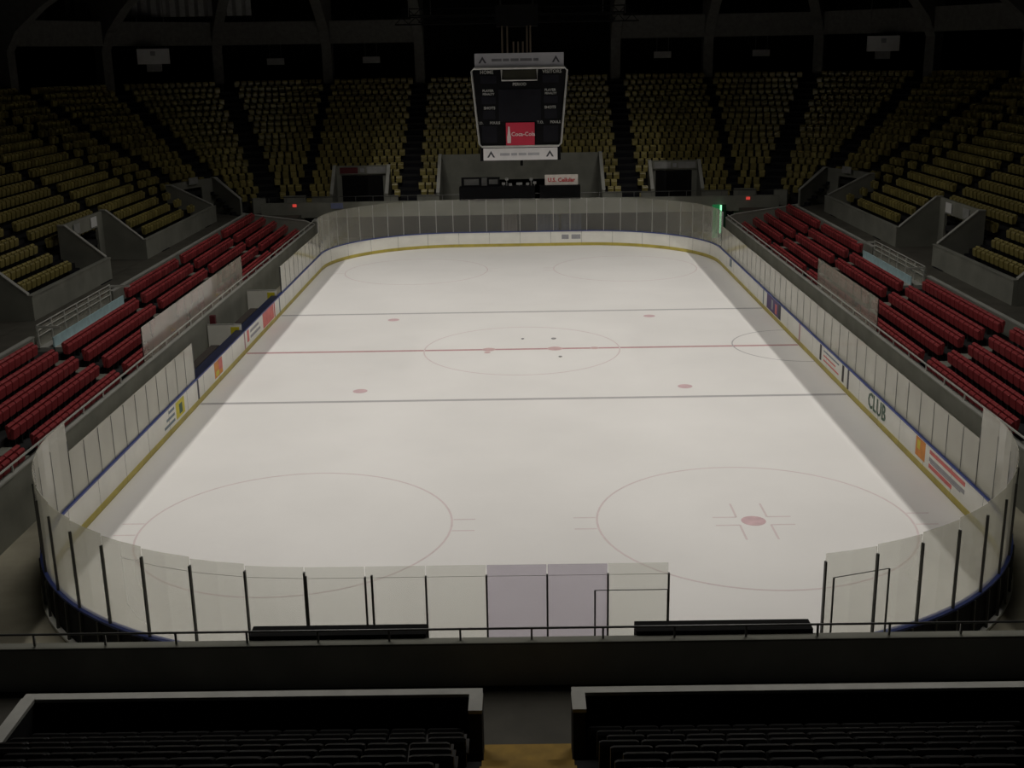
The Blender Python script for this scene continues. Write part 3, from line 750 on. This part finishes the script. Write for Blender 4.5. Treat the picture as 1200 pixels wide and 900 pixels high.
for p, seg, bi, k, i, n in near_y:
    o = bpy.data.objects.new('yellow_seat', YME); COL.objects.link(o); o.location = p[:3]; o.rotation_euler = (0, 0, p[3])
    sd = 'left' if seg == 'L' else 'right'
    blk = {1: 'front-edge block', 2: 'nearest block', 3: 'block before the passage', 4: 'block above the passage', 5: 'block past the passage'}.get(bi, 'last side block')
    tag(o, f'olive yellow seat, {ordn(i)} of its run, {ordn(k+1)} row, {blk}, {sd} upper bowl', 'seat', f'yellow seats of the {sd} upper bowl')
yp = MB(); slab(yp, BACK, .45, st=1); slab(yp, PAN, .42, st=1)
o = merge(yp, [r[0] for r in yel if r[0] not in ykeys]).build('yellow_seat_rows', M['yellow']); o['kind'] = 'stuff'; o['label'] = 'remaining rows of olive yellow seats fading into the dark upper bowl'; o['category'] = 'seats'

# black seats in the foreground
BLKM = seat_meshes('black', M['black'], .53)
BLKM['armrest'] = MB().box(-.295, -.255, -.30, .06, .58, .61).mesh('black_armrest', M['armgray'])
for side, (a, b) in (('left', (-7.88, -.92)), ('right', (.92, 9.2-.05))):
    for k in range(0, 8):
        stag = .14*(k % 3)
        n = int((b-a)/.57)
        for i in range(n):
            x = a+.3+stag*.6+i*.57
            if x > b-.2: continue
            p = (x, -HY-RUN*k-.48, zrow(k))
            if not in_view((p[0], p[1], p[2]+.86), 12): continue
            c = n-i if side == 'left' else i+1
            place('black_seat', BLKM, p, pi, f'{ordn(c)} black seat from the centre aisle, {ordn(k+1)} row behind the {side} near wall', f'black seats of the {side} near block')
# ================================================================== SCOREBOARD
sb = thing('scoreboard', 'black four-sided scoreboard with silver frame hanging above centre ice', 'scoreboard', (0, 0, 8.87))
XC = .07; ZT, ZM, ZL = 12.80, 12.72, 9.45; YF_T, YF_B = -2.02, -1.78
def frustum(mb, w0, d0, z0, w1, d1, z1):
    return mb.hexa([(XC-w0, -d0, z0), (XC+w0, -d0, z0), (XC+w0, d0, z0), (XC-w0, d0, z0), (XC-w1, -d1, z1), (XC+w1, -d1, z1), (XC+w1, d1, z1), (XC-w1, d1, z1)])
frustum(MB(), 1.74, 1.70, 9.42, 2.03, 1.98, 12.74).build('cabinet', M['cabinet'], sb)
frustum(MB(), 1.9, 1.9, 12.78, 1.9, 1.9, 13.34).build('top_banner_box', M['cabinet'], sb)
frustum(MB(), 1.74, 1.72, 8.85, 1.74, 1.72, 9.42).build('bottom_banner_box', M['cabinet'], sb)
def face(u, z, off=0.0):       # point of the sloping front face, u = x from centre
    f = (z-9.42)/(12.74-9.42); return (XC+u, -(1.70+.28*f)-off, z)
fN = (0, -1, 0)
def plate(u0, u1, z0, z1, m, name, off=.02, label=None):
    a, b, c, d = face(u0, z0, off), face(u1, z0, off), face(u1, z1, off), face(u0, z1, off)
    q = [face(u0, z0, 0), face(u1, z0, 0), face(u1, z1, 0), face(u0, z1, 0)]
    o = MB().add([*q, a, b, c, d], [(4, 5, 6, 7), (0, 1, 5, 4), (1, 2, 6, 5), (2, 3, 7, 6), (3, 0, 4, 7)]).build(name, m, sb)
    if label: o['label'] = label
    return o
# silver tube frame with rounded corners
fr = []
for u, z in ((-1.90, 12.72), (1.90, 12.72), (2.02, 12.60), (1.76, 9.58), (1.66, 9.46), (-1.66, 9.46), (-1.76, 9.58), (-2.02, 12.60)): fr.append(face(u, z, .04))
MB().tube(fr, .045, 6, closed=True).build('frame_tube', M['frame'], sb)
MB().box(XC-1.9, XC+1.9, -2.02, -1.98, 12.66, 12.78).build('frame_top', M['frame'], sb)
cl = [face(-.75, 12.68, .05), face(-.75, 12.22, .05), face(.75, 12.22, .05), face(.75, 12.68, .05)]
MB().tube(cl, .035, 6).build('clock_frame', M['frame'], sb)
plate(-.7, .7, 12.26, 12.64, mat('clock_face', (.03, .03, .02), .3), 'clock_panel', .015)
plate(-.90, .90, 10.50, 11.85, M['screen'], 'video_screen', .03)
soda = plate(-.61, .62, 9.50, 10.46, M['adred'], 'soda_advert', .05, 'red soda advert panel')
U3 = Vector((0, -.28, 3.32)).normalized()
def sbt(s, size, u, z, m=M['caption'], bold=.004, off=.02): return text_part(s, size, face(u, z, off), (1, 0, 0), tuple(U3), m, 'caption', sb, bold)
text_part('Coca-Cola', .235, face(.13, 9.97, .052), (1, 0, 0), tuple(U3), M['adwhite'], 'advert_lettering', soda, .004)
bt = MB()   # pale bottle shape at the left of the red panel
prof = [(-.075, 9.60), (.075, 9.60), (.085, 9.85), (.06, 9.98), (.04, 10.15), (.03, 10.30), (-.03, 10.30), (-.04, 10.15), (-.06, 9.98), (-.085, 9.85)]
bt.add([face(-.48+a, z, .062) for a, z in prof], [tuple(range(len(prof)))]).build('bottle_print', M['adwhite'], soda)
sbt('HOME', .20, -1.38, 12.56); sbt('VISITORS', .20, 1.38, 12.56); sbt('PERIOD', .17, .0, 12.05)
for u in (-1.32, 1.32):
    sbt('PLAYER', .14, u-.02, 11.80); sbt('PENALTY', .12, u, 11.66); sbt('SHOTS', .16, u*.98, 11.08)
    sbt('FOULS', .15, u*.98+.22*(1), 10.46)
    sbt('T.O.', .15, u*.98-.42, 10.46)
    for z0, z1, w in ((12.10, 12.42, .34), (11.25, 11.55, .30), (10.62, 10.98, .26), (9.62, 10.32, .32)):
        plate(u-w, u+w, z0, z1, M['screen'], 'digit_panel', .012)
# banners: pale faces with a chevron emblem at each end and an illegible grey line of text
for zc, hh, hw, y in ((13.06, .27, 1.88, -1.9), (9.13, .26, 1.60, -1.72)):
    bf = MB().box(XC-hw, XC+hw, y-.02, y, zc-hh, zc+hh).build('banner_face', M['sign_shaded'] if zc > 10 else M['signlit'], sb)
    for e in (-1, 1):
        cx = XC+e*(hw-.33)
        for q in (-1, 1): MB().add([(cx, y-.026, zc+.15), (cx+q*.17, y-.026, zc-.13), (cx+q*.09, y-.026, zc-.13), (cx, y-.026, zc+.02)], [(0, 1, 2, 3) if q > 0 else (3, 2, 1, 0)]).build('chevron_print', M['ink'], bf)
    x = -hw+.72
    for w in (.42, .26, .34, .5, .22): 
        if x+w < hw-.62: MB().box(XC+x, XC+x+w, y-.026, y-.02, zc-.06, zc+.05).build('word_print', M['inkdim'] if zc > 10 else M['inkmid'], bf)
        x += w+.06
for x in (-.64, -.42, -.16, .04, .24, .42, .56):
    MB().tube([(x, -.9, 13.34), (x, -.9, 14.45 if x in (-.64, -.42, .42, .56) else 13.8)], .035, 6).build('hoist_cable', M['rope'], sb)
MB().box(-.9, .9, -1.2, 1.2, 14.45, 15.3).build('hoist_block', M['dark'], sb)
for x in (-.7, .7): MB().tube([(x, 0, 15.3), (x, 0, 24)], .03, 6).build('hanger_cable', M['rail'], sb)
MB().tube([(XC+.05, -.2, 8.85), (XC+.05, -.2, 8.5)], .06, 8).build('lower_stub', M['dark'], sb)

# ================================================================== FAR BALCONY THINGS
for x0, x1, lb in ((-4.45, 1.15, 'left'), (1.5, 4.5, 'right')):
    t = thing('draped_desk', f'black draped desk on the far balcony, {lb} of two below the scoreboard', 'desk', ((x0+x1)/2, 34.0, ZB), 'black desks on the far balcony')
    MB().box(x0, x1, 33.42, 33.48, 2.99, 3.95).build('front_drape', M['cabinet'], t); MB().box(x0, x1, 33.75, 34.5, 3.85, 3.95).build('table_top', M['cabinet'], t)
    MB().box(x0, x1, 33.72, 33.78, ZB, 3.9).build('inner_panel', M['cabinet'], t)
s1 = thing('wide_sign', 'dim grey sign board above the left black desk on far balcony', 'sign', (-3.0, 34.1, 3.95))
MB().box(-4.3, -1.45, 34.05, 34.15, 3.95, 4.62).build('sign_board', M['cabinet'], s1)
for x0, x1, z0, z1 in ((-4.1, -3.0, 4.05, 4.5), (-2.8, -2.4, 4.0, 4.58), (-2.25, -1.6, 4.1, 4.45)): MB().box(x0, x1, 34.03, 34.05, z0, z1).build('panel_print', mat('dim_print', (.09, .09, .085), .6), s1)
for i, (x, z) in enumerate(((-1.17, 4.12), (-.93, 4.45), (-.66, 4.05), (0.0, 4.1), (.62, 4.08), (.88, 4.42), (1.14, 4.16))):
    tag(MB().box(x-(.12 if abs(x) > .1 else .22), x+(.12 if abs(x) > .1 else .22), 34.05, 34.1, z-.09, z+.09).box(x-.02, x+.02, 34.06, 34.09, 3.95, z-.09).build('notice_plate', M['signgray'], loc=(x, 34.07, 3.95)), f'small pale plate on the far balcony desks, {ordn(i+1)} from the left', 'plate', 'plates on the desks')
s2 = thing('lettered_sign', 'white sign with red lettering on right black desk, far balcony', 'sign', (3.0, 34.1, 3.95))
MB().box(1.9, 4.35, 34.02, 34.12, 3.97, 4.72).build('sign_board', mat('sign_board_white', (.72, .66, .60), .5), s2)
text_part('U.S. Cellular', .40, (3.12, 34.015, 4.33), (1, 0, 0), (0, 0, 1), M['redink'], 'sign_lettering', s2, .012)
for x0, x1, y, lb in ((-14.1, -10.3, HY+2.3, 'left'), (10.3, 13.7, HY+2.3, 'right')):
    t = thing('passage_sign', f'pale sign strip over the dark passage at the {lb} of the far stand', 'sign', ((x0+x1)/2, y, 4.6))
    MB().box(x0, x1, y-.06, y, 4.62, 5.2).build('sign_board', M['conc'], t)
    w = x1-x0
    MB().box(x0+.05*w, x0+.42*w, y-.08, y-.06, 4.68, 5.14).build('sign_face', M['maroon'] if lb == 'left' else M['signgray'], t)
    MB().box(x0+.6*w, x0+.98*w, y-.08, y-.06, 4.68, 5.14).build('sign_face', M['signgray'], t)
    MB().box(x0+.47*w, x0+.55*w, y-.08, y-.06, 4.75, 5.05).build('emblem_print', M['inkmid'], t)
    MB().box(x0+.3, x1-.3, HY+2.4-.02, HY+2.4, ZB, 4.5).build('dark_opening_sheet', M['dark'], t)  # black sheet across the opening stands in for the dark passage behind
t = tag(MB().box(-14.0, -13.1, 33.46, 33.5, 2.55, 2.95).build('blue_sign', mat('blue_sign_face', (.22, .25, .42), .5), loc=(-13.55, 33.48, 2.75)), 'small blue and white sign on the far balcony front, left', 'sign')
for x, lb in ((-16.7, 'left'), (16.9, 'right')):
    tag(MB().box(x-.14, x+.14, 33.45, 33.5, 2.72, 2.92).build('exit_lamp', M['redlamp'], loc=(x, 33.48, 2.72)), f'tiny red lamp on the far balcony front, {lb} end', 'lamp')
g = thing('green_door', 'green-lit door panel with bright tube, beside far right glass corner', 'door', (14.7, 33.3, 0))
MB().box(14.25, 14.8, 33.2, 33.3, -.04, 2.42).build('door_leaf', M['greenlit'], g); MB().box(14.8, 14.92, 33.15, 33.25, .3, 2.38).build('light_tube', M['tube'], g); MB().box(14.92, 15.25, 33.2, 33.3, -.04, 2.42).build('door_edge', mat('deep_green_paint', (.01, .05, .025), .5), g)
for x, lb in ((-16.7, 'left'), (16.6, 'right')):
    struct(MB().box(x-.5, x+.5, 34.0, 34.8, -.04, ZB-.25), 'pillar', M['conc'])
t = thing('gray_cabinet', 'grey box cabinet at the far end of left red stand, beside dark tunnel', 'cabinet', (-14.2, 31.2, 0))
MB().box(-14.9, -13.7, 30.5, 31.7, -.04, 2.0).build('body', M['conc'], t); MB().box(-14.95, -13.65, 30.45, 31.75, 2.0, 2.08).build('lid', M['concpale'], t)
for x0, x1, m, lb in ((1.3, 2.9, 'navy', 'left'), (3.1, 4.6, 'navy', 'right'), (-1.4, -.2, 'mauve', 'middle')):
    c = MB(); n = 9; ys = [33.95+.05*(i % 2) for i in range(n)]
    t = thing('tunnel_curtain', f'dark {"blue" if m == "navy" else "greyish mauve"} curtain behind the far-end glass, {lb} one', 'curtain', ((x0+x1)/2, 34, -.04))
    pts = [(x0+(x1-x0)*i/(n-1), ys[i]) for i in range(n)]
    c.add([(*p, -.04) for p in pts]+[(*p, ZB-.25) for p in pts]+[(p[0], p[1]+.03, -.04) for p in pts]+[(p[0], p[1]+.03, ZB-.25) for p in pts], [f for i in range(n-1) for f in ((i, i+1, n+i+1, n+i), (2*n+i, 3*n+i, 3*n+i+1, 2*n+i+1))])
    c.build('cloth', mat(m+'_cloth', (.05, .06, .10) if m == 'navy' else (.17, .15, .15), .9), t)
# notices inside the side passages
for s in (-1, 1):
    for y, m, lb in ((12.9, M['white'], 'outer'), (10.3, M['signgray'], 'inner')):
        x = s*(HX+2.17)
        tag(MB().box(x, x-s*.03, y-.45, y+.45, 4.3, 4.85).build('passage_notice', m, loc=(x, y, 4.57)), f'{"white" if m is M["white"] else "grey"} notice over the {SIDE[s]} passage opening, {lb} of two', 'notice')
    x, y, nx, ny = bowl('FL' if s < 0 else 'FR', 66, 2.85)
    tag(MB().bar((x-ny*s*.5, y+abs(nx)*.5, 4.75), (x+ny*s*.5, y-abs(nx)*.5, 4.75), .06, .5).build('passage_notice', M['signgray'], loc=(x, y, 4.75)), f'pale notice over the far {SIDE[s]} corner passage', 'notice')
# hanging banners and section plates high at the back
for s in (-1, 1):
    x = s*29.6; t = thing('hanging_banner', f'large dim white banner box hanging in the dark far {SIDE[s]} corner', 'banner', (x, 45, 13.1))
    MB().box(x-1.3, x+1.3, 44.9, 45.1, 13.1, 14.3).build('banner_face', M['white'], t)
    MB().box(x-.6, x+.6, 44.9, 45.1, 12.5, 13.1).build('lower_tab', M['signgray'], t)
    MB().box(x-.2, x+.2, 44.87, 44.9, 13.75, 14.1).build('emblem_print', M['inkmid'], t)
    for e in (-1, 1): MB().tube([(x+e*1.1, 45, 14.3), (x+e*1.1, 45, 24)], .02, 6).build('hanger', M['rail'], t)
for i, x in enumerate((-21.1, -12.8, 12.7, 21.2)):
    y = 52.6 if abs(x) < 20 else 52.05
    t = thing('section_plate', f'faint section plate hanging in the dark back bay, {ordn(i+1)} from the left', 'sign', (x, y, 12.9), 'section plates at the back')
    MB().box(x-.75, x+.75, y-.05, y+.05, 12.85, 13.4).build('plate_face', M['signgray'], t)
    for e in (-.5, .5): MB().tube([(x+e, y, 13.4), (x+e, y, 14.6)], .015, 6).build('hanger', M['rail'], t)
# pale curtain folds at the top left
t = thing('hanging_curtain', 'faint grey curtain folds hanging at the top left under the roof', 'curtain', (-31, 49.5, 16.9))
c = MB(); n = 40; xs = [-38+i*.4 for i in range(n)]
c.add([(x, 49.5+.25*(i % 2), z) for z in (16.9, 21) for i, x in enumerate(xs)], [(i, i+1, n+i+1, n+i) for i in range(n-1)]).build('cloth', M['curtain'], t)
MB().tube([(-38.2, 49.6, 21), (-22, 49.6, 21)], .05, 6).build('curtain_rod', M['rail'], t)
for x in (-37, -30, -23): MB().tube([(x, 49.6, 21), (x, 49.6, 24)], .03, 6).build('hanger', M['rail'], t)
# black boxes mounted along the near parapet, ice side
for x0, x1, lb in ((-5.05, -1.83, 'left'), (2.0, 5.21, 'right')):
    t = thing('sign_cabinet', f'long black box on the outer face of near parapet, {lb} of two', 'box', ((x0+x1)/2, -33.35, 2.6), 'black boxes on the near parapet')
    MB().box(x0, x1, -33.49, -33.1, 2.45, 3.10).build('case', M['dark'], t)
    MB().box(x0+.05, x1-.05, -33.1, -33.08, 2.5, 3.05).build('front_panel', M['screen'], t)
    for x in (x0+.4, x1-.4): MB().box(x-.04, x+.04, -33.5, -33.3, 2.4, 2.45).build('mount_bracket', M['rail'], t)

# ================================================================== LEFT BENCH BOXES
for y, lb in ((.15, 'middle'), (8.35, 'far')):
    t = thing('bench_partition', f'white partition board across the left bench area, {lb} one', 'partition', (-13.9, y, 0))
    MB().box(-14.68, -13.1, y-.03, y+.03, 0.02, 1.35).build('panel', M['board'], t); MB().box(-14.68, -13.1, y-.04, y+.04, 1.35, 1.39).build('cap', M['concpale'], t)
    MB().box(-13.6, -13.2, y-.04, y-.03, .9, 1.25).build('advert_print', M['ylw'], t)
for y0, y1, lb in ((-7.9, -.2, 'near'), (.8, 8.0, 'far')):
    t = thing('player_bench', f'long dark bench behind the left boards, {lb} half', 'bench', (-14.3, (y0+y1)/2, -.04))
    MB().box(-14.5, -14.1, y0, y1, .42, .47).build('seat', M['wood'], t)
    for y in (y0+.3, (y0+y1)/2, y1-.3): MB().box(-14.45, -14.15, y-.03, y+.03, -.04, .42).build('leg', M['rail'], t)
t = thing('padded_post', 'dark red padded post in the left bench area', 'post', (-14.45, .42, -.04))
MB().box(-14.6, -14.35, .30, .54, .0, 1.75).build('pad', M['maroon'], t); MB().box(-14.66, -14.28, .27, .57, -.04, 0).build('foot', M['rail'], t)
tag(MB().box(-14.70, -14.67, -25.6, -25.2, 1.0, 1.45).build('wall_plate', M['white'], loc=(-14.69, -25.4, 1.2)), 'small white plate on the near left stand wall', 'plate')
